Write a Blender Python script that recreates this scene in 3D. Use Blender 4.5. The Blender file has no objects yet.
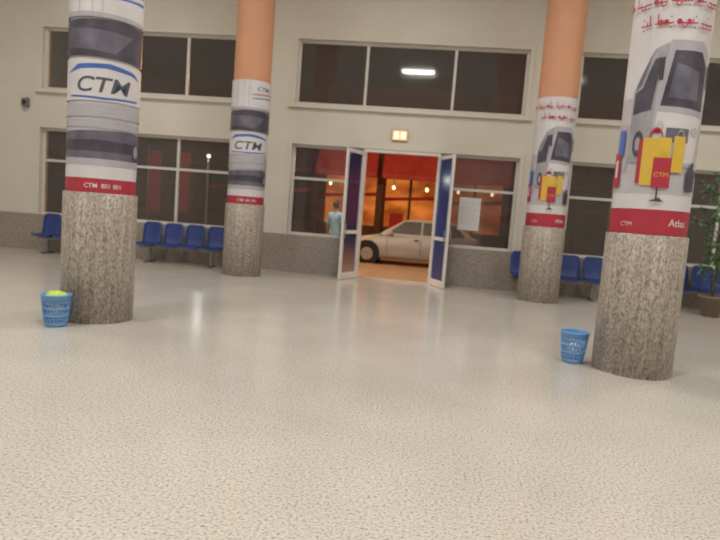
import bpy, bmesh, math, random
from mathutils import Vector, Matrix
random.seed(7)
sc=bpy.context.scene
sc.view_settings.view_transform='Standard'
sc.view_settings.look='None'

# ---------------------------------------------------------------- materials
def newmat(name):
    m=bpy.data.materials.new(name); m.use_nodes=True
    nt=m.node_tree; nt.nodes.clear()
    out=nt.nodes.new('ShaderNodeOutputMaterial')
    return m,nt,out
def mat(name,col,rough=.5,metal=0,var=.06,scale=6,emit=None,es=0,spec=.5,bump=0):
    m,nt,out=newmat(name)
    p=nt.nodes.new('ShaderNodeBsdfPrincipled')
    nt.links.new(p.outputs[0],out.inputs[0])
    tc=nt.nodes.new('ShaderNodeTexCoord')
    n=nt.nodes.new('ShaderNodeTexNoise'); n.inputs['Scale'].default_value=scale; n.inputs['Detail'].default_value=4
    nt.links.new(tc.outputs['Object'],n.inputs['Vector'])
    r=nt.nodes.new('ShaderNodeValToRGB')
    r.color_ramp.elements[0].position=.3; r.color_ramp.elements[1].position=.7
    r.color_ramp.elements[0].color=[max(0,c*(1-var)) for c in col]+[1]
    r.color_ramp.elements[1].color=[min(1,c*(1+var)) for c in col]+[1]
    nt.links.new(n.outputs[0],r.inputs[0]); nt.links.new(r.outputs[0],p.inputs['Base Color'])
    p.inputs['Roughness'].default_value=rough; p.inputs['Metallic'].default_value=metal
    p.inputs['Specular IOR Level'].default_value=spec
    if emit:
        p.inputs['Emission Color'].default_value=list(emit)+[1]; p.inputs['Emission Strength'].default_value=es
    if bump:
        b=nt.nodes.new('ShaderNodeBump'); b.inputs['Strength'].default_value=bump
        nt.links.new(n.outputs[0],b.inputs['Height']); nt.links.new(b.outputs[0],p.inputs['Normal'])
    return m
def stone(name,c1,c2,c3,scale,stretch,rough,streak=0,pos=(.36,.49,.62),spec=.5):
    m,nt,out=newmat(name)
    p=nt.nodes.new('ShaderNodeBsdfPrincipled'); nt.links.new(p.outputs[0],out.inputs[0])
    tc=nt.nodes.new('ShaderNodeTexCoord'); mp=nt.nodes.new('ShaderNodeMapping'); mp.inputs['Scale'].default_value=stretch
    nt.links.new(tc.outputs['Object'],mp.inputs[0])
    n=nt.nodes.new('ShaderNodeTexNoise'); n.inputs['Scale'].default_value=scale; n.inputs['Detail'].default_value=3; n.inputs['Roughness'].default_value=.6
    nt.links.new(mp.outputs[0],n.inputs['Vector'])
    r=nt.nodes.new('ShaderNodeValToRGB'); e=r.color_ramp.elements
    e[0].position=pos[0]; e[0].color=list(c1)+[1]; e[1].position=pos[2]; e[1].color=list(c3)+[1]
    k=e.new(pos[1]); k.color=list(c2)+[1]
    nt.links.new(n.outputs[0],r.inputs[0])
    n2=nt.nodes.new('ShaderNodeTexNoise'); n2.inputs['Scale'].default_value=1.1 if not streak else 6
    if streak:
        m2=nt.nodes.new('ShaderNodeMapping'); m2.inputs['Scale'].default_value=(4,4,.25)
        nt.links.new(tc.outputs['Object'],m2.inputs[0]); nt.links.new(m2.outputs[0],n2.inputs['Vector'])
    else: nt.links.new(tc.outputs['Object'],n2.inputs['Vector'])
    mx=nt.nodes.new('ShaderNodeMixRGB'); mx.blend_type='MULTIPLY'; mx.inputs[0].default_value=streak or .12
    r2=nt.nodes.new('ShaderNodeValToRGB'); r2.color_ramp.elements[0].position=.35; r2.color_ramp.elements[1].position=.65
    r2.color_ramp.elements[0].color=(.45,.43,.42,1)
    nt.links.new(n2.outputs[0],r2.inputs[0])
    nt.links.new(r.outputs[0],mx.inputs[1]); nt.links.new(r2.outputs[0],mx.inputs[2])
    nt.links.new(mx.outputs[0],p.inputs['Base Color'])
    p.inputs['Roughness'].default_value=rough; p.inputs['Specular IOR Level'].default_value=spec
    return m
def glass(name,tint,refl=1.0,rough=0.02,haze_film=(.5,.45,.45),df=.1):
    m,nt,out=newmat(name)
    t=nt.nodes.new('ShaderNodeBsdfTransparent'); t.inputs[0].default_value=list(tint)+[1]
    g=nt.nodes.new('ShaderNodeBsdfGlossy'); g.inputs['Roughness'].default_value=rough
    f=nt.nodes.new('ShaderNodeFresnel'); f.inputs[0].default_value=1.6
    mu=nt.nodes.new('ShaderNodeMath'); mu.operation='MULTIPLY'; mu.inputs[1].default_value=refl
    nt.links.new(f.outputs[0],mu.inputs[0])
    d=nt.nodes.new('ShaderNodeBsdfDiffuse'); d.inputs[0].default_value=list(haze_film)+[1]  # diffuse veil lifts dark panes like camera glare; on blue glass, the film
    y=nt.nodes.new('ShaderNodeMixShader'); y.inputs[0].default_value=df
    nt.links.new(t.outputs[0],y.inputs[1]); nt.links.new(d.outputs[0],y.inputs[2])
    x=nt.nodes.new('ShaderNodeMixShader'); nt.links.new(mu.outputs[0],x.inputs[0])
    nt.links.new(y.outputs[0],x.inputs[1]); nt.links.new(g.outputs[0],x.inputs[2]); nt.links.new(x.outputs[0],out.inputs[0])
    return m
def emis(name,c1,c2,strength,scale=(1,1,1)):
    m,nt,out=newmat(name)
    e=nt.nodes.new('ShaderNodeEmission'); e.inputs[1].default_value=strength
    tc=nt.nodes.new('ShaderNodeTexCoord'); mp=nt.nodes.new('ShaderNodeMapping'); mp.inputs['Scale'].default_value=scale
    n=nt.nodes.new('ShaderNodeTexNoise'); n.inputs['Scale'].default_value=1.5; n.inputs['Detail'].default_value=2
    r=nt.nodes.new('ShaderNodeValToRGB'); r.color_ramp.elements[0].position=.35; r.color_ramp.elements[1].position=.65
    r.color_ramp.elements[0].color=list(c1)+[1]; r.color_ramp.elements[1].color=list(c2)+[1]
    nt.links.new(tc.outputs['Object'],mp.inputs[0]); nt.links.new(mp.outputs[0],n.inputs['Vector'])
    nt.links.new(n.outputs[0],r.inputs[0]); nt.links.new(r.outputs[0],e.inputs[0]); nt.links.new(e.outputs[0],out.inputs[0])
    return m

M_wall=mat('painted_plaster',(.67,.635,.56),.75,scale=1.2,var=.04)
M_ceil=mat('ceiling_paint',(.7,.68,.63),.85,scale=1)
M_floor=stone('terrazzo',(.33,.31,.29),(.60,.57,.51),(.70,.67,.61),56,(1,1,1),.19,pos=(.32,.46,.6),spec=.75)
M_gran=stone('granite_cladding',(.24,.20,.17),(.42,.365,.315),(.58,.52,.455),48,(1,1,.55),.35,streak=.45,pos=(.34,.48,.62))
M_dado=stone('granite_dado',(.22,.19,.16),(.34,.30,.255),(.44,.395,.34),40,(1,1,1),.4)
M_peach=mat('column_paint',(.62,.31,.18),.6,scale=2,var=.05)
M_alu=mat('white_aluminium',(.66,.65,.62),.4,scale=5)
M_aluW=mat('white_lacquer_frame',(.74,.73,.72),.35,scale=5)
M_glass=glass('tinted_window_glass',(.34,.31,.30),1.4,.05,(.42,.37,.37),.13)
M_glass2=glass('entrance_side_glass',(.74,.70,.68),1.2,.05,(.46,.40,.38),.08)
M_blueglass=glass('blue_film_glass',(.16,.20,.42),.6,.15,(.09,.13,.45),.42)
M_black=mat('black_plastic',(.02,.02,.022),.5)
M_steel=mat('grey_steel',(.25,.25,.26),.4,.7)
M_blue=mat('blue_seat_plastic',(.022,.05,.22),.5,var=.1)
M_basket=mat('blue_basket_plastic',(.16,.36,.72),.45,var=.08)
M_bag=mat('yellow_green_bag',(.55,.75,.12),.6,var=.2,scale=30,bump=.4)
M_bagw=mat('white_bag',(.75,.78,.75),.6,var=.1,scale=30,bump=.4)
M_paper=mat('paper',(.75,.74,.74),.8,var=.02)
M_sign=mat('exit_sign_face',(.8,.45,.15),.5,emit=(1,.5,.15),es=.8)
M_signw=mat('exit_sign_lit_symbol',(.95,.9,.7),.5,emit=(1,.9,.6),es=1.2)

# ---------------------------------------------------------------- mesh builder
class MB:
    def __init__(s): s.bm=bmesh.new(); s.mats=[]; s.X=Matrix.Identity(4)
    def mi(s,m):
        if m not in s.mats: s.mats.append(m)
        return s.mats.index(m)
    def v(s,p): return s.bm.verts.new(s.X@Vector(p))
    def face(s,vs,m,smooth=False):
        try: f=s.bm.faces.new(vs)
        except ValueError: return None
        f.material_index=s.mi(m); f.smooth=smooth; return f
    def box(s,x0,x1,y0,y1,z0,z1,m):
        s.hexa([(x0,y0,z0),(x1,y0,z0),(x1,y1,z0),(x0,y1,z0),(x0,y0,z1),(x1,y0,z1),(x1,y1,z1),(x0,y1,z1)],m)
    def hexa(s,P,m,smooth=False):
        V=[s.v(p) for p in P]
        for q in [(0,3,2,1),(4,5,6,7),(0,1,5,4),(1,2,6,5),(2,3,7,6),(3,0,4,7)]: s.face([V[i] for i in q],m,smooth)
    def cyl(s,p0,p1,r0,r1,m,seg=16,cap=True):
        p0=Vector(p0);p1=Vector(p1);d=(p1-p0).normalized()
        a=d.cross(Vector((0,0,1)) if abs(d.z)<.9 else Vector((1,0,0))).normalized(); b=d.cross(a)
        R=[]
        for p,r in((p0,r0),(p1,r1)):
            R.append([s.v(p+(a*math.cos(2*math.pi*i/seg)+b*math.sin(2*math.pi*i/seg))*r) for i in range(seg)])
        for i in range(seg): s.face([R[0][i],R[0][(i+1)%seg],R[1][(i+1)%seg],R[1][i]],m,True)
        if cap: s.face(R[0][::-1],m); s.face(R[1],m)
    def lathe(s,cx,cy,prof,m,seg=48):
        R=[[s.v((cx+r*math.cos(2*math.pi*i/seg),cy+r*math.sin(2*math.pi*i/seg),z)) for i in range(seg)] for r,z in prof]
        for k in range(len(R)-1):
            for i in range(seg): s.face([R[k][i],R[k][(i+1)%seg],R[k+1][(i+1)%seg],R[k+1][i]],m,True)
        return R
    def ell(s,c,rx,ry,rz,m,seg=16,rings=10,f=None):
        c=Vector(c);R=[]
        for k in range(1,rings):
            t=math.pi*k/rings
            R.append([])
            for i in range(seg):
                a=2*math.pi*i/seg
                p=Vector((rx*math.sin(t)*math.cos(a),ry*math.sin(t)*math.sin(a),rz*math.cos(t)))
                if f: p=f(p)
                R[-1].append(s.v(c+p))
        T=s.v(c+Vector((0,0,rz)));B=s.v(c-Vector((0,0,rz)))
        for i in range(seg):
            s.face([T,R[0][i],R[0][(i+1)%seg]],m,True)
            s.face([B,R[-1][(i+1)%seg],R[-1][i]],m,True)
            for k in range(len(R)-1): s.face([R[k][i],R[k+1][i],R[k+1][(i+1)%seg],R[k][(i+1)%seg]],m,True)
    def tube(s,pts,r,m,seg=8):
        for a,b in zip(pts[:-1],pts[1:]): s.cyl(a,b,r,r,m,seg)
    def done(s,name,loc=None,rotz=0,normals=True):
        if normals: bmesh.ops.recalc_face_normals(s.bm,faces=s.bm.faces[:])
        me=bpy.data.meshes.new(name); s.bm.to_mesh(me); s.bm.free()
        for m in s.mats: me.materials.append(m)
        o=bpy.data.objects.new(name,me); sc.collection.objects.link(o)
        if loc: o.location=loc
        o.rotation_euler[2]=rotz
        return o

# ---------------------------------------------------------------- room shell
WY=13.8; WT=14.1; CE=7.5; XL=-13.0; XR=11.0; YB=-8.0
b=MB(); b.box(XL,XR,YB,WT,-.2,0,M_floor); b.done('floor')
b=MB(); b.box(XL,XR,YB,WT,CE,CE+.2,M_ceil); b.done('ceiling')
b=MB(); b.box(XL-.3,XL,YB,WT,-.2,CE+.2,M_wall); b.done('wall_left')
b=MB(); b.box(XR,XR+.3,YB,WT,-.2,CE+.2,M_wall); b.done('wall_right')
b=MB(); b.box(XL-.3,XR+.3,YB-.3,YB,-.2,CE+.2,M_wall); b.done('wall_front')
Z1,Z2,Z3,Z4=.88,2.97,3.88,5.32
WL=-9.35
wins=[(WL,-4.3),(-3.17,2.0),(3.1,8.0)]
DL,DR=-1.50,.25
b=MB()
def W(x0,x1,z0,z1): b.box(x0,x1,WY,WT,z0,z1,M_wall)
W(XL,-12.2,0,Z2); W(-10.6,DL,0,Z1); W(DR,XR,0,Z1)
W(-10.6,WL,Z1,Z2); W(-4.3,-3.17,Z1,Z2); W(2.0,3.1,Z1,Z2); W(8.0,XR,Z1,Z2)
W(XL,XR,Z2,Z3)
W(XL,WL,Z3,Z4); W(-4.3,-3.17,Z3,Z4); W(2.0,3.1,Z3,Z4); W(8,XR,Z3,Z4)
W(XL,XR,Z4,CE)
b.done('wall_back')
b=MB()
b.box(-10.6,DL,WY-.03,WY,0,Z1,M_dado); b.box(DR,XR,WY-.03,WY,0,Z1,M_dado)
b.done('baseboard_back')
t=0
for (x0,x1) in wins:
    for (z0,z1,low) in ((Z3,Z4,0),(Z1,Z2,1)):
        t+=1; b=MB()
        w=.09; d=.035
        b.box(x0-w,x0,WY-d,WY,z0 if low else z0-w,z1+w,M_wall); b.box(x1,x1+w,WY-d,WY,z0 if low else z0-w,z1+w,M_wall)
        b.box(x0,x1,WY-d,WY,z1,z1+w,M_wall)
        if not low: b.box(x0-w-.04,x1+w+.04,WY-.09,WY,z0-w,z0-.0,M_wall)
        b.done('trim_%d'%t)
def window(n,x0,x1,z0,z1,mull,trans=None,fr=M_alu,g=M_glass):
    b=MB(); ya,yb=WY+.1,WY+.17; w=.06
    b.box(x0,x1,ya,yb,z0,z0+w,fr); b.box(x0,x1,ya,yb,z1-w,z1,fr)
    b.box(x0,x0+w,ya,yb,z0+w,z1-w,fr); b.box(x1-w,x1,ya,yb,z0+w,z1-w,fr)
    for m in mull: b.box(m-w/2,m+w/2,ya,yb,z0+w,z1-w,fr)
    if trans: b.box(x0+w,x1-w,ya+.004,yb-.004,trans-w/2,trans+w/2,fr)
    V=[b.v(p) for p in((x0+w,ya+.035,z0+w),(x1-w,ya+.035,z0+w),(x1-w,ya+.035,z1-w),(x0+w,ya+.035,z1-w))]
    b.face(V,g)
    return b.done('window_%d'%n)
window(1,WL,-4.3,Z3,Z4,(-7.57,-5.8)); window(2,-3.17,2,Z3,Z4,(-1.58,.4)); window(3,3.1,8,Z3,Z4,(4.7,6.35))
window(4,WL,-4.3,Z1,Z2,(-7.57,-5.93),2.2)
window(5,-3.17,DL,Z1,Z2,(),2.2,g=M_glass2); window(6,DR,2.0,Z1,Z2,(),2.2)
window(7,3.1,8,Z1,Z2,(4.7,6.35),2.2)
window(8,-12.2,-10.6,0,Z2,(-11.4,),2.2)
b=MB(); 
b.box(DL,DL+.06,WY-.01,WY+.2,0,Z2,M_aluW); b.box(DR-.06,DR,WY-.01,WY+.2,0,Z2,M_aluW)
b.box(DL+.06,DR-.06,WY-.01,WY+.2,Z2-.07,Z2,M_aluW); b.done('trim_door_frame')
def leaf(name,hx,ang,L=.84):
    b=MB(); w=.075; t=.022; H=2.88; z=.012
    b.box(0,w,-t,t,z,H,M_aluW); b.box(L-w,L,-t,t,z,H,M_aluW)
    b.box(w,L-w,-t,t,z,z+.14,M_aluW); b.box(w,L-w,-t,t,H-w,H,M_aluW); b.box(w,L-w,-t,t,1.02,1.10,M_aluW)
    b.face([b.v(p) for p in((w,0,.15),(L-w,0,.15),(L-w,0,1.02),(w,0,1.02))],M_blueglass)
    b.face([b.v(p) for p in((w,0,1.1),(L-w,0,1.1),(L-w,0,H-w),(w,0,H-w))],M_blueglass)
    for sgn in(-1,1):
        b.tube([(L-w/2,sgn*t,.95),(L-w/2,sgn*.07,.95),(L-w/2,sgn*.07,1.25),(L-w/2,sgn*t,1.25)],.012,M_steel)
    b.done(name,(hx,WY-.04,0),ang)
leaf('door_1',DL+.02,math.atan2(-math.cos(.34),-math.sin(.34)))
leaf('door_2',DR-.02,math.atan2(-math.cos(.36),math.sin(.36)))

# ---------------------------------------------------------------- columns + posters
RG,RS=.41,.378
def column(cx,cy):
    b=MB()
    R=b.lathe(0,0,[(RG,0),(RG,1.485),(RG-.012,1.5),(RS,1.5)],M_gran,64)
    b.face(R[0][::-1],M_gran)
    b.lathe(0,0,[(RS,1.5),(RS,CE)],M_peach,64)
    return b.done('column',(cx,cy,0))
P_bg=mat('poster_pale',(.49,.47,.51),.45,var=.08,scale=3); P_wh=mat('poster_white',(.64,.62,.64),.45,var=.05,scale=3)
P_gr=mat('poster_grey',(.33,.32,.36),.45,var=.2,scale=4); P_dk=mat('poster_dark',(.065,.06,.085),.4,var=.35,scale=4)
P_md=mat('poster_slate',(.13,.125,.17),.4,var=.3,scale=4); P_ml=mat('poster_mist',(.42,.41,.46),.45,var=.1,scale=4)
P_red=mat('poster_red',(.42,.03,.055),.45,var=.05); P_bl=mat('poster_blue',(.05,.14,.45),.45); P_ye=mat('poster_yellow',(.68,.44,.06),.45)
P_txt=mat('poster_text_grey',(.08,.085,.13),.45)
class Poster:
    def __init__(s,cx,cy,R):
        s.c=Vector((cx,cy,0)); s.R=R; s.b=MB(); s.k=0
        d=-s.c.normalized(); s.d=d; s.r=Vector((-d.y,d.x,0))
        s.ring(1.503,4.0,P_bg)
    def mp(s,u,z,lay): 
        R=s.R+lay*.0009; a=u/s.R
        return s.d*math.cos(a)*R+s.r*math.sin(a)*R+Vector((0,0,z))
    def ring(s,z0,z1,m):
        n=128; R=s.R+.0009*s.k
        lo=[];hi=[]
        for i in range(n):
            a=2*math.pi*i/n; v=Vector((math.cos(a)*R,math.sin(a)*R,0))
            lo.append(s.b.v(v+Vector((0,0,z0)))); hi.append(s.b.v(v+Vector((0,0,z1))))
        for i in range(n): s.b.face([lo[i],lo[(i+1)%n],hi[(i+1)%n],hi[i]],m,True)
        s.k+=1
    def add(s,bm,m):
        bmesh.ops.triangulate(bm,faces=bm.faces[:])
        for i in range(-45,46):
            u=i*.02
            bmesh.ops.bisect_plane(bm,geom=bm.verts[:]+bm.edges[:]+bm.faces[:],plane_co=(u,0,0),plane_no=(1,0,0))
        bmesh.ops.triangulate(bm,faces=bm.faces[:])
        mp={}
        for v in bm.verts: mp[v]=s.b.v(s.mp(v.co.x,v.co.y,s.k))
        for f in bm.faces: s.b.face([mp[v] for v in f.verts],m)
        bm.free(); s.k+=1
    def poly(s,pts,m):
        bm=bmesh.new(); bm.faces.new([bm.verts.new((p[0],p[1],0)) for p in pts]); s.add(bm,m)
    def rect(s,u0,u1,z0,z1,m): s.poly([(u0,z0),(u1,z0),(u1,z1),(u0,z1)],m)
    def ellipse(s,u,z,a,bb,m,t0=0,t1=2*math.pi,th=None,rot=0):
        n=36
        o=[(a*math.cos(t0+(t1-t0)*i/n),bb*math.sin(t0+(t1-t0)*i/n)) for i in range(n+(1 if th else 0))]
        if th: o=o+[((a-th)*math.cos(t0+(t1-t0)*i/n),(bb-th)*math.sin(t0+(t1-t0)*i/n)) for i in range(n,-1,-1)]
        c,q=math.cos(rot),math.sin(rot)
        s.poly([(u+x*c-y*q,z+x*q+y*c) for x,y in o],m)
    def text(s,t,u,z,h,m,sx=1,shear=0,bold=.0):
        cu=bpy.data.curves.new('t','FONT'); cu.body=t; cu.size=h*1.4; cu.align_x='CENTER'; cu.offset=bold; cu.shear=shear
        o=bpy.data.objects.new('t',cu); sc.collection.objects.link(o)
        dg=bpy.context.evaluated_depsgraph_get(); me=bpy.data.meshes.new_from_object(o.evaluated_get(dg))
        bm=bmesh.new(); bm.from_mesh(me)
        for v in bm.verts: v.co=Vector((v.co.x*sx+u,v.co.y+z,0))
        bpy.data.objects.remove(o); bpy.data.curves.remove(cu); bpy.data.meshes.remove(me)
        s.add(bm,m)
    def script_line(s,u0,u1,z,h,m,seed):
        rr=random.Random(seed); u=u1; kk=s.k
        while u>u0+.06:
            w=rr.uniform(.10,.2); w=min(w,u-u0)
            def q(p): s.k=kk; s.poly(p,m)
            # baseline stroke gently undulating
            q([(u-w,z+.02*h),(u-w*.5,z-.05*h),(u,z+.02*h),(u,z+.15*h),(u-w*.5,z+.09*h),(u-w,z+.17*h)])
            x=u-.012
            while x>u-w+.02:
                k=rr.choice('atbdgb')
                if k=='a': q([(x-.011,z),(x,z),(x-.004,z+h),(x-.014,z+.95*h)])
                elif k=='t': q([(x-.013,z),(x,z),(x-.002,z+.42*h),(x-.010,z+.42*h)])
                elif k=='b':
                    s.k=kk; s.ellipse(x-.016,z+.16*h,.022,.26*h,m,th=.009); x-=.012
                elif k=='g':
                    s.k=kk; s.ellipse(x-.018,z-.02*h,.026,.36*h,m,math.pi,2*math.pi,.010); x-=.014
                else:
                    for dz in(.62,-.32):
                        s.k=kk; s.ellipse(x-.012,z+dz*h,.008,.008,m)
                x-=rr.uniform(.022,.036)
            u-=w+.03
        s.k=kk+1
    def done(s): return s.b.done('bus_advertisement_poster',(s.c.x,s.c.y,0),normals=True)
def posterA(cx,cy):
    p=Poster(cx,cy,RS+.004)
    p.ring(1.503,1.66,P_red)
    p.text('CTM  801 801',0.02,1.555,.05,P_wh,bold=.001)
    p.rect(-.9,.9,1.66,1.80,P_wh)
    p.rect(-.9,.9,1.80,1.90,P_ml)
    p.poly([(-.9,1.88),(.9,1.88),(.9,2.17),(.3,2.21),(-.9,2.15)],P_md)
    p.poly([(-.9,1.96),(.9,1.96),(.9,2.06),(0,2.09),(-.9,2.06)],P_dk)
    p.ellipse(.44,2.0,.09,.12,P_dk); p.ellipse(.44,2.0,.05,.07,P_gr)
    p.rect(-.9,.9,2.22,2.30,P_ml)
    p.poly([(-.9,2.33),(.9,2.35),(.9,2.47),(-.9,2.45)],P_ml)
    p.poly([(-.9,2.50),(.9,2.53),(.9,2.94),(-.9,2.97)],P_wh)
    p.poly([(-.46,2.80),(-.30,2.90),(.05,2.925),(.34,2.88),(.46,2.80),(.30,2.845),(.0,2.87),(-.26,2.85)],P_bl)
    p.poly([(-.40,2.545),(.0,2.53),(.42,2.56),(.42,2.58),(.0,2.555),(-.40,2.565)],P_bl)
    p.text('CTM',-.03,2.61,.165,P_txt,sx=1.22,shear=.2,bold=.003)
    p.poly([(-.9,3.0),(-.2,2.99),(.9,2.97),(.9,3.34),(.2,3.40),(-.9,3.36)],P_dk)
    p.poly([(-.5,3.08),(.1,3.04),(.3,3.26),(-.42,3.29)],P_md)
    p.rect(-.9,.9,3.41,3.47,P_ml)
    p.poly([(-.9,3.47),(.9,3.45),(.9,4.0),(-.9,4.0)],P_wh)
    p.poly([(.02,3.62),(.5,3.66),(.5,3.69),(.02,3.64)],P_bl)
    p.poly([(.02,3.70),(.5,3.74),(.5,3.76),(.02,3.72)],P_red)
    p.rect(-.30,-.29,3.47,4.0,P_ml); p.rect(-.05,-.042,3.47,4.0,P_ml); p.rect(-.15,-.145,3.47,4.0,P_ml)
    p.text('CTM',.24,3.80,.08,P_bl,sx=1.2,shear=.25,bold=.001)
    return p.done()
def posterB(cx,cy):
    p=Poster(cx,cy,RS+.004)
    p.ring(2.9,4.0,P_wh)
    p.ring(1.503,1.76,P_red)
    p.rect(-.9,.9,1.76,1.92,P_wh)
    p.text('Atlas',.30,1.60,.075,P_wh,bold=.001); p.text('CTM',-.22,1.58,.045,P_wh)
    p.poly([(-.9,1.92),(.9,1.92),(.9,2.10),(-.9,2.14)],P_bg)
    p.poly([(-.9,2.14),(-.30,2.14),(-.30,2.62),(-.9,2.70)],P_ml)
    p.poly([(-.30,2.24),(-.06,2.20),(.0,3.42),(-.12,3.36),(-.22,3.0),(-.30,2.95)],P_gr)
    p.poly([(-.08,2.20),(.40,2.20),(.47,2.60),(.45,3.34),(.34,3.44),(.02,3.44),(-.06,3.0)],P_ml)
    p.poly([(-.06,2.24),(.40,2.24),(.45,2.70),(-.04,2.74)],P_wh)
    p.poly([(-.02,2.80),(.43,2.77),(.43,3.20),(.34,3.34),(.06,3.34)],P_dk)
    p.poly([(.04,2.88),(.34,2.86),(.33,3.14),(.09,3.22)],P_md)
    p.poly([(-.28,2.72),(-.10,2.76),(-.05,3.28),(-.11,3.26),(-.20,2.98),(-.28,2.94)],P_dk)
    p.poly([(.46,3.0),(.51,3.0),(.51,3.22),(.46,3.25)],P_dk); p.poly([(-.06,3.05),(-.02,3.05),(-.02,3.28),(-.07,3.26)],P_dk)
    p.ellipse(-.19,2.42,.055,.13,P_dk); p.ellipse(-.19,2.42,.026,.07,P_gr)
    p.ellipse(.36,2.56,.05,.045,P_bg); p.rect(.06,.28,2.44,2.58,P_md); p.ellipse(.0,2.60,.03,.045,P_bg)
    p.poly([(-.44,2.30),(-.34,2.30),(-.34,2.56),(-.44,2.58)],P_bl)
    p.poly([(-.50,1.98),(-.36,1.98),(-.38,2.34),(-.50,2.34)],P_red)
    p.rect(-.455,-.41,2.08,2.26,P_wh)
    p.rect(-.13,.12,2.00,2.48,P_ye); p.rect(-.17,-.13,2.02,2.46,P_red)
    p.ellipse(-.02,2.48,.06,.10,P_red,0,math.pi,.012)
    p.rect(.14,.25,2.14,2.50,P_ye); p.ellipse(.195,2.50,.035,.07,P_gr,0,math.pi,.01)
    p.rect(-.02,.14,1.98,2.28,P_red); p.text('CTM',.06,2.09,.045,P_ye)
    p.ellipse(.06,2.28,.04,.06,P_ye,0,math.pi,.01)
    p.rect(.31,.43,1.96,2.18,P_dk); p.rect(.35,.39,2.18,2.25,P_dk)
    p.rect(.03,.045,1.86,1.98,P_dk); p.poly([(-.03,1.84),(.11,1.84),(.06,1.88)],P_dk)
    p.script_line(-.50,.44,3.80,.11,P_red,3)
    p.script_line(-.34,.40,3.59,.11,P_red,11)
    return p.done()
for (cx,cy,k) in ((-3.83,6.8,'A'),(2.40,6.8,'B'),(-3.79,12.45,'A'),(2.41,12.45,'B')):
    column(cx,cy); (posterA if k=='A' else posterB)(cx,cy)

# ---------------------------------------------------------------- baskets
def basket(x,y,bag):
    b=MB(); n=22; H=.35; r0,r1=.112,.150; rows=8
    def R(z): return r0+(r1-r0)*z/H
    b.lathe(0,0,[(.001,.006),(r0,.006),(r0+.003,.05),(r0-.006,.05),(r0-.006,.012),(.001,.012)],M_basket,n*2)
    for i in range(n):
        for tw in (-1,1):
            pts=[]
            for j in range(rows+1):
                z=.045+(H-.09)*j/rows; a=2*math.pi*(i+tw*j*.25)/n
                pts.append((R(z)*math.cos(a),R(z)*math.sin(a),z))
            for a_,b_ in zip(pts[:-1],pts[1:]): b.cyl(a_,b_,.0062,.0062,M_basket,5,False)
    for z in(.12,.205):
        b.lathe(0,0,[(R(z)-.005,z-.009),(R(z)+.007,z-.009),(R(z)+.007,z+.009),(R(z)-.005,z+.009),(R(z)-.005,z-.009)],M_basket,n*2)
    b.lathe(0,0,[(R(H-.06),H-.06),(R(H-.06)+.006,H-.06),(r1+.006,H-.008),(r1+.014,H),(r1+.004,H+.008),(r1-.004,H),(R(H-.06),H-.06)],M_basket,n*2)
    rr=random.Random(int(x*10))
    def cr(p): return p*(1+rr.uniform(-.12,.12))
    if bag:
        b.ell((0,0,H-.03),.115,.115,.075,M_bag,16,8,cr); b.ell((-.05,.03,H-.02),.06,.06,.05,M_bagw,10,6,cr)
        b.ell((0,0,.15),.085,.085,.13,M_bagw,14,8,cr)
    else:
        b.ell((0,0,.12),.085,.085,.10,M_bagw,14,8,cr)
    b.done('waste_basket',(x,y,0))
basket(-3.97,6.20,True); basket(1.80,6.93,False)

# ---------------------------------------------------------------- seating
def bench(x0,n,y=13.28,pitch=.52):
    b=MB(); L=n*pitch
    b.box(.05,L-.05,-.03,.03,.33,.38,M_steel)
    for xx in(.3,L-.3):
        b.box(xx-.03,xx+.03,-.025,.025,.03,.33,M_steel)
        b.box(xx-.03,xx+.03,-.24,.24,0,.035,M_steel)
    prof=[(-.25,.415,.22),(-.21,.44,.235),(0,.425,.235),(.12,.43,.225),(.175,.49,.215),(.205,.62,.225),(.235,.80,.225),(.25,.90,.20),(.254,.93,.15)]
    for i in range(n):
        c=(i+.5)*pitch; rows=[];th=.014
        for k,(yy,zz,w) in enumerate(prof):
            row=[];row2=[]
            for j in range(7):
                q=-1+j/3; dz=.02*q*q
                row.append(b.v((c+q*w,yy-(dz if k>3 else 0),zz+(dz if k<=3 else 0))))
                row2.append(b.v((c+q*w,yy+(th if k>3 else 0)-(dz if k>3 else 0),zz-(th if k<=3 else 0)+(dz if k<=3 else 0))))
            rows.append((row,row2))
        for k in range(len(rows)-1):
            for j in range(6):
                b.face([rows[k][0][j],rows[k][0][j+1],rows[k+1][0][j+1],rows[k+1][0][j]],M_blue,True)
                b.face([rows[k][1][j+1],rows[k][1][j],rows[k+1][1][j],rows[k+1][1][j+1]],M_blue,True)
            for j in(0,6):
                b.face([rows[k][0][j],rows[k+1][0][j],rows[k+1][1][j],rows[k][1][j]],M_blue)
        for k in(0,-1):
            for j in range(6): b.face([rows[k][0][j],rows[k][0][j+1],rows[k][1][j+1],rows[k][1][j]],M_blue)
        b.box(c-.10,c+.10,-.06,.06,.38,.412,M_black)
    b.done('waiting_area_bench',(x0,y,0))
bench(-9.05,4); bench(-6.55,4); bench(1.92,4); bench(4.70,4)

# ---------------------------------------------------------------- small wall items
b=MB(); b.box(-.18,.18,-.05,0,-.12,.12,M_steel); b.box(-.165,.165,-.056,-.05,-.105,.105,M_sign)
b.box(-.12,-.03,-.059,-.056,-.07,.07,M_signw); b.box(.03,.12,-.059,-.056,-.07,.07,M_signw)
b.done('exit_sign',(-.71,WY,3.30))
b=MB(); b.box(-.24,.24,0,.004,-.37,.37,M_paper)
for i in range(9): b.box(-.19,.19-.05*(i%3),-.001,0,.26-i*.06,.268-i*.06,P_ml)
b.done('paper_notice',(1.0,WY+.128,1.66))
b=MB(); b.box(-.07,.07,-.12,0,-.10,.10,M_steel); b.cyl((0,-.12,0),(0,-.13,0),.05,.055,M_black)
b.box(-.02,.02,-.02,0,.1,.14,M_steel); b.done('wall_speaker',(-9.72,WY,3.52))

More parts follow.
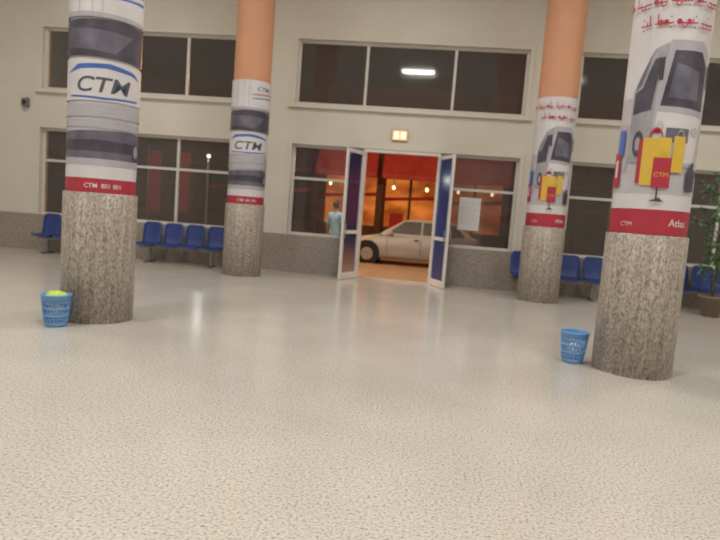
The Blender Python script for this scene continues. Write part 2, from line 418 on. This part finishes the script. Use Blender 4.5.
# ---------------------------------------------------------------- potted ficus
M_leaf=mat('leaf_green',(.09,.20,.075),.5,var=.5,scale=9); M_bark=mat('bark',(.16,.11,.07),.8,var=.3,scale=20)
M_pot=mat('pot_glaze',(.22,.17,.12),.6); M_soil=mat('soil',(.05,.035,.025),.95,var=.4,scale=40,bump=.5)
b=MB()
R=b.lathe(0,0,[(.15,0),(.22,.36),(.245,.36),(.245,.41),(.21,.41),(.20,.36)],M_pot,32); b.face(R[0][::-1],M_pot); b.face(R[-1],M_soil)
tips=[]
b.cyl((0,0,.35),(.04,.02,1.1),.03,.022,M_bark,8); b.cyl((.04,.02,1.1),(-.03,-.01,1.9),.022,.016,M_bark,8); b.cyl((-.03,-.01,1.9),(0,0,2.6),.016,.008,M_bark,8)
for i in range(34):
    z=.65+1.95*i/34; a=i*2.4; r=.18+.26*random.random()
    p0=Vector((0,0,z)); p1=Vector((r*math.cos(a),r*math.sin(a),z+.22))
    b.cyl(p0,p1,.008,.004,M_bark,5); tips.append((p0,p1))
for p0,p1 in tips:
    for k in range(18):
        c=p0.lerp(p1,random.uniform(.35,1.1))+Vector([random.uniform(-.09,.09) for _ in range(3)])
        d=Vector((random.uniform(-1,1),random.uniform(-1,1),random.uniform(-.9,.3))).normalized()
        sd=d.cross(Vector((random.uniform(-1,1),random.uniform(-1,1),1))).normalized()
        L=random.uniform(.09,.14); w=L*.26; nn=d.cross(sd)*.01
        b.face([b.v(c),b.v(c+d*L*.4+sd*w+nn),b.v(c+d*L),b.v(c+d*L*.4-sd*w+nn)],M_leaf)
b.done('potted_ficus',(5.70,12.3,0),normals=False)

# ---------------------------------------------------------------- outside
M_asph=mat('asphalt',(.38,.26,.18),.5,var=.2,scale=3); M_dark=mat('night_facade',(.09,.05,.04),.8,var=.2)
M_awn=mat('red_awning_glow',(.22,.02,.015),.7,emit=(.5,.045,.025),es=.24,var=.3,scale=2)  # emission puts lamplight into the cloth of the central awnings
M_amb=emis('amber_shop_interior',(.30,.055,.010),(.78,.21,.035),.85,(.5,1,.9))
M_awnd=mat('red_awning_unlit',(.07,.012,.010),.8)  # side awnings: unlit copy, shade put into a darker red
M_awn2=mat('red_banner_glow',(.28,.02,.02),.7,emit=(.5,.02,.01),es=.12)  # cloth given its own faint glow in place of falling light
M_lampO=emis('sodium_lamp',(1,.5,.12),(1,.55,.15),12); M_lampW=emis('white_street_lamp',(.9,1,.95),(1,1,1),6)
M_bulb=emis('shop_bulb',(1,.7,.3),(1,.75,.35),4)
b=MB(); b.box(-45,40,WT,60,-.22,-.02,M_asph); b.done('street_ground')
b=MB(); FY=27
b.box(-34,24,FY+2.2,FY+2.5,-.02,7,M_dark); b.box(-34,24,FY,FY+2.2,4.9,7,M_dark)
i=0; x=-34
while x<24:
    cen=-6<x<2
    b.box(x-.14,x+.14,FY-.1,FY+2.2,-.02,4.9,M_dark)
    b.box(x+.14,x+2.76,FY+2.1,FY+2.2,-.02,3.3,M_amb if cen else M_dark)
    b.box(x+1.3,x+1.42,FY+.6,FY+.7,-.02,3.2,M_dark)
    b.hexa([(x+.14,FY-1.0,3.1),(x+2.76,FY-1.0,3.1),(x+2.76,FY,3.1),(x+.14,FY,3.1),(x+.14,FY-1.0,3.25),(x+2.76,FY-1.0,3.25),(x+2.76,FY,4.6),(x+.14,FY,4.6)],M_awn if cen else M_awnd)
    b.box(x+.14,x+2.76,FY+.3,FY+1.1,-.02,.95,M_dark)
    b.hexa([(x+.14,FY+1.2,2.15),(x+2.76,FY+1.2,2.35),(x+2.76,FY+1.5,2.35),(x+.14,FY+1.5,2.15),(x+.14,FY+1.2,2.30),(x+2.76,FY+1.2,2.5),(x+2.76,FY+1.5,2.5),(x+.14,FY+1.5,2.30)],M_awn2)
    if cen:
        for q in(.6,2.1): b.ell((x+q,FY+.4,2.75),.07,.07,.09,M_bulb,10,6); b.cyl((x+q,FY+.4,2.84),(x+q,FY+.4,3.12),.012,.012,M_dark,5)
    if i%2: b.box(x+.5,x+1.1,FY+.5,FY+.9,.95,1.6,M_awn2)
    x+=2.9; i+=1
b.done('market_shops')
for xb in(-11.6,-10.3,-9.2,6.3,7.6):
    b=MB(); b.cyl((0,0,-.02),(0,0,3.4),.04,.035,M_steel,10); b.box(.04,.5,-.01,.01,1.0,3.2,M_awn2); b.cyl((0,0,3.2),(.5,0,3.2),.015,.015,M_steel,8)
    b.done('street_banner',(xb,21.5,0))
def lamp(x,y,h,m,r=.13):
    b=MB(); b.lathe(0,0,[(.14,-.02),(.12,.3),(.06,.4),(.045,h-.3)],M_steel,16)
    b.cyl((0,0,h-.35),(0,0,h-r*.9),.05,r*.8,M_steel); b.ell((0,0,h),r,r,r,m)
    b.ell((0,0,h+r+.01),r*.9,r*.9,.04,M_steel); b.done('street_lamp',(x,y,0))
for (x,y,h,col,m,pw,r) in((-5.1,19.3,5.4,(1,.48,.16),M_lampO,800,.13),(3.7,19.9,5.4,(1,.48,.16),M_lampO,650,.13),(-8.8,23.6,3.3,(.9,1,.95),M_lampW,40,.08),(-12.2,24,3.5,(.9,1,.95),M_lampW,40,.08)):
    lamp(x,y,h,m,r)
    l=bpy.data.lights.new('street_light','POINT'); l.energy=pw; l.color=col; l.shadow_soft_size=.05
    o=bpy.data.objects.new('street_light',l); o.location=(x,y-.45,h-.1); sc.collection.objects.link(o)
b=MB(); b.box(-3.6,3.1,-1.1,1.9,3.75,3.85,M_dark)  # unseen canopy, added to carry and screen the fill lights
for cx in(-1.7,0.4): b.ell((cx,0,3.68),.14,.14,.07,M_signw,12,6)
b.done('added_canopy',(-.6,15.2,0))
for cx,cy,pw in((-2.3,14.45,190),(-.2,15.2,60)):  # added fill lights, brighten the man and the entrance from outside
    l=bpy.data.lights.new('added_fill_light','POINT'); l.energy=pw; l.color=(1,.80,.60); l.shadow_soft_size=.1
    o=bpy.data.objects.new('added_fill_light',l); o.location=(cx,cy,3.5); sc.collection.objects.link(o)

# ---------------------------------------------------------------- car
M_car=mat('silver_paint',(.42,.43,.44),.5,.1,var=.02); M_cgl=mat('car_glass',(.035,.033,.035),.4); M_tyre=mat('tyre',(.02,.02,.02),.8)
M_rim=mat('alloy_rim',(.5,.5,.5),.35,.8); M_hl=mat('headlamp',(.8,.8,.75),.15); M_tl=mat('tail_lamp',(.5,.02,.02),.3)
def car(loc,rot):
    b=MB()
    st=[(-2.08,.34,.56,.58),(-2.02,.24,.66,.72),(-1.85,.20,.74,.79),(-1.2,.18,.86,.83),(-.85,.18,.92,.84),(.4,.18,.95,.845),(1.3,.18,.98,.84),(1.75,.2,1.0,.81),(1.98,.24,.96,.74),(2.05,.36,.8,.66)]
    S=[]
    for x,zb,zt,hw in st:
        P=[(-hw*.88,zb),(-hw*.98,zb+.12),(-hw,(zb+zt)/2),(-hw*.97,zt-.07),(-hw*.86,zt),(0,zt+.02),(hw*.86,zt),(hw*.97,zt-.07),(hw,(zb+zt)/2),(hw*.98,zb+.12),(hw*.88,zb)]
        S.append([b.v((x,y,z)) for y,z in P])
    for i in range(len(S)-1):
        n=len(S[0])
        for j in range(n): b.face([S[i][j],S[i][(j+1)%n],S[i+1][(j+1)%n],S[i+1][j]],M_car,True)
    b.face(S[0],M_car); b.face(S[-1],M_car)
    g=[(-1.0,.90,.76),(-.80,1.05,.74),(-.28,1.37,.63),(.0,1.43,.61),(.9,1.43,.61),(1.35,1.37,.63),(1.85,1.0,.74)]
    G=[]
    for x,z,hw in g:
        G.append([b.v((x,-.79,.9)),b.v((x,-hw,z)),b.v((x,0,z+.02)),b.v((x,hw,z)),b.v((x,.79,.9))])
    for i in range(len(G)-1):
        for j in range(4): b.face([G[i][j],G[i][j+1],G[i+1][j+1],G[i+1][j]],M_cgl if (i in(0,1,5) and j in(1,2)) else M_car,True)
    def Wd(z): return .79-(z-.9)/(1.43-.9)*.18+.012
    for sg in(-1,1):
        def q(pts): b.face([b.v((x,sg*Wd(z),z)) for x,z in pts],M_cgl)
        q([(-.72,.98),(.28,.98),(.28,1.36),(-.22,1.36)]); q([(.35,.98),(1.15,.98),(1.1,1.36),(.35,1.36)]); q([(1.21,.98),(1.62,1.0),(1.34,1.33),(1.17,1.35)])
        for wx in(-1.32,1.28):
            b.cyl((wx,sg*.845,.33),(wx,sg*.835,.33),.385,.385,M_tyre,28)
            b.cyl((wx,sg*.66,.30),(wx,sg*.865,.30),.31,.31,M_tyre,28)
            b.cyl((wx,sg*.86,.30),(wx,sg*.875,.30),.20,.19,M_rim,20)
            for k in range(5):
                a=k*2*math.pi/5; b.cyl((wx,sg*.88,.30),(wx+.17*math.cos(a),sg*.88,.30+.17*math.sin(a)),.022,.018,M_rim,6)
        y0,y1=min(sg*.84,sg*.87),max(sg*.84,sg*.87)
        b.box(.1,.24,y0,y1,.80,.83,M_black); b.box(1.0,1.14,y0,y1,.80,.83,M_black)
        for dx in(-.72,.31,1.17): b.box(dx-.006,dx+.006,min(sg*.84,sg*.851),max(sg*.84,sg*.851),.32,.88,M_black)
        b.ell((-.62,sg*.90,.98),.07,.09,.065,M_car,12,8)
        b.ell((-1.95,sg*.62,.64),.10,.14,.07,M_hl,12,8); b.ell((2.0,sg*.66,.82),.06,.1,.12,M_tl,12,8)
    b.box(-2.10,-2.02,-.4,.4,.34,.48,M_black); b.box(-2.105,-2.07,-.25,.25,.50,.58,M_paper)
    b.done('parked_car',loc,rot)
car((-.32,19.2,-.02),-.05)

# ---------------------------------------------------------------- man outside
M_skin=mat('skin',(.42,.25,.17),.55); M_shirt=mat('light_blue_shirt',(.34,.66,.90),.8); M_trou=mat('dark_trousers',(.03,.03,.045),.85)
M_hair=mat('black_hair',(.015,.012,.01),.6,var=.4,scale=60,bump=.3); M_shoe=mat('leather_shoe',(.03,.02,.015),.4); M_eye=mat('eye_white',(.8,.8,.8),.3)
def man(loc,rot):
    V=[(0,0,.95),(0,0,1.10),(0,-.01,1.26),(0,0,1.40),(0,.005,1.49),(0,-.005,1.58)]
    Rr=[(.155,.11),(.145,.10),(.16,.11),(.165,.11),(.065,.06),(.052,.052)]
    E=[(0,1),(1,2),(2,3),(3,4),(4,5)]
    for s in(-1,1):
        n=len(V)
        V+=[(s*.175,0,1.43),(s*.225,.02,1.16),(s*.235,-.05,.93),(s*.235,-.07,.86)]; Rr+=[(.062,.062),(.045,.045),(.028,.03),(.020,.036)]
        E+=[(3,n),(n,n+1),(n+1,n+2),(n+2,n+3)]
        n=len(V)
        V+=[(s*.095,0,.86),(s*.10,-.015,.50),(s*.105,.02,.10),(s*.115,-.06,.05),(s*.125,-.15,.035)]; Rr+=[(.092,.092),(.062,.062),(.045,.045),(.042,.042),(.038,.028)]
        E+=[(0,n),(n,n+1),(n+1,n+2),(n+2,n+3),(n+3,n+4)]
    me=bpy.data.meshes.new('sk'); me.from_pydata(V,E,[]); o=bpy.data.objects.new('sk',me); sc.collection.objects.link(o)
    o.modifiers.new('s','SKIN')
    for i,r in enumerate(Rr): me.skin_vertices[0].data[i].radius=r
    me.skin_vertices[0].data[0].use_root=True
    o.modifiers.new('u','SUBSURF').levels=2
    dg=bpy.context.evaluated_depsgraph_get(); ev=bpy.data.meshes.new_from_object(o.evaluated_get(dg))
    bpy.data.objects.remove(o)
    b=MB(); vs=[b.v(v.co) for v in ev.vertices]
    for p in ev.polygons:
        c=p.center
        if c.z<.09: m=M_shoe
        elif c.z<.93 and abs(c.x)<.19: m=M_trou
        elif abs(c.x)>.185 and c.z<1.20: m=M_skin
        elif c.z>1.51: m=M_skin
        else: m=M_shirt
        b.face([vs[i] for i in p.vertices],m,True)
    b.lathe(0,0,[(.062,1.50),(.075,1.535),(.068,1.54)],M_shirt,20)
    def hs(p):
        p=p.copy()
        if p.z<0: p.x*=1-.28*(-p.z/.12); p.y*=1-.10*(-p.z/.12)
        return p
    hz=1.655
    b.ell((0,-.015,hz),.076,.095,.118,M_skin,20,14,hs)
    b.ell((0,.008,hz+.028),.083,.098,.100,M_hair,20,14,lambda p: Vector((p.x,max(p.y,-.075) if p.z>.03 else max(p.y,-.01),p.z)))
    b.cyl((0,-.105,hz+.012),(0,-.128,hz-.028),.008,.015,M_skin,8)
    b.ell((0,-.103,hz-.062),.024,.009,.008,M_shoe,10,6)
    for s in(-1,1):
        b.ell((s*.030,-.100,hz+.008),.013,.008,.008,M_eye,10,6); b.ell((s*.030,-.107,hz+.008),.006,.004,.006,M_hair,8,6)
        b.box(min(s*.018,s*.045),max(s*.018,s*.045),-.108,-.10,hz+.024,hz+.029,M_hair)
        b.ell((s*.077,.005,hz-.005),.010,.02,.032,M_skin,10,8)
        for k,(dy,L) in enumerate(((-.030,.068),(-.010,.078),(.010,.074),(.028,.060))):
            p=Vector((s*.235,-.072+dy*.9,.845)); q=p+Vector((-s*.004,-.006,-L*.55)); r=q+Vector((-s*.014,-.006,-L*.45))
            b.cyl(p,q,.0095,.0085,M_skin,7); b.cyl(q,r,.0085,.006,M_skin,7)
        p=Vector((s*.228,-.098,.885)); q=p+Vector((-s*.010,-.026,-.03)); b.cyl(p,q,.011,.0095,M_skin,7); b.cyl(q,q+Vector((-s*.006,-.006,-.03)),.0095,.007,M_skin,7)
    b.done('standing_man',loc,rot)
man((-2.20,14.9,-.02),2.7)

# ---------------------------------------------------------------- lights
def fixture(x,y,p):
    b=MB(); b.box(-.68,.68,-.2,.2,7.40,7.5,M_alu); b.box(-.68,.68,-.22,-.2,7.36,7.5,M_alu); b.box(-.68,.68,.2,.22,7.36,7.5,M_alu)
    b.done('ceiling_light_fixture',(x,y,0))
    l=bpy.data.lights.new('fluorescent','AREA'); l.shape='RECTANGLE'; l.size=1.25; l.size_y=.36; l.energy=p; l.color=(1,.955,.89)
    o=bpy.data.objects.new('fluorescent',l); o.location=(x,y,7.38); sc.collection.objects.link(o)
for x,y,p in((-7.4,9.3,140),(-.7,9.1,140),(6.0,9.3,140),(-6.6,2.7,190),(-.75,2.7,195),(5.1,2.7,190),(-7.9,-3,200),(6.0,-3,200)):
    fixture(x,y,p)
w=bpy.data.worlds.new('night'); sc.world=w; w.use_nodes=True
bg=w.node_tree.nodes['Background']; bg.inputs[0].default_value=(.035,.022,.018,1); bg.inputs[1].default_value=.5

# ---------------------------------------------------------------- camera
cam=bpy.data.cameras.new('camera'); co=bpy.data.objects.new('camera',cam); sc.collection.objects.link(co); sc.camera=co
cam.lens=30; cam.sensor_width=36; cam.clip_end=200
cam.dof.use_dof=True; cam.dof.focus_distance=2.6; cam.dof.aperture_fstop=3.2
ps=.1; th=math.atan(57/600); ph=.076
F=Vector((-math.sin(ps)*math.cos(th),math.cos(ps)*math.cos(th),-math.sin(th)))
R0=Vector((math.cos(ps),math.sin(ps),0)); U0=R0.cross(F)
Rt=R0*math.cos(ph)+U0*math.sin(ph); Up=-R0*math.sin(ph)+U0*math.cos(ph)
mm=Matrix((Rt,Up,-F)).transposed().to_4x4(); mm.translation=Vector((0,0,1.5)); co.matrix_world=mm
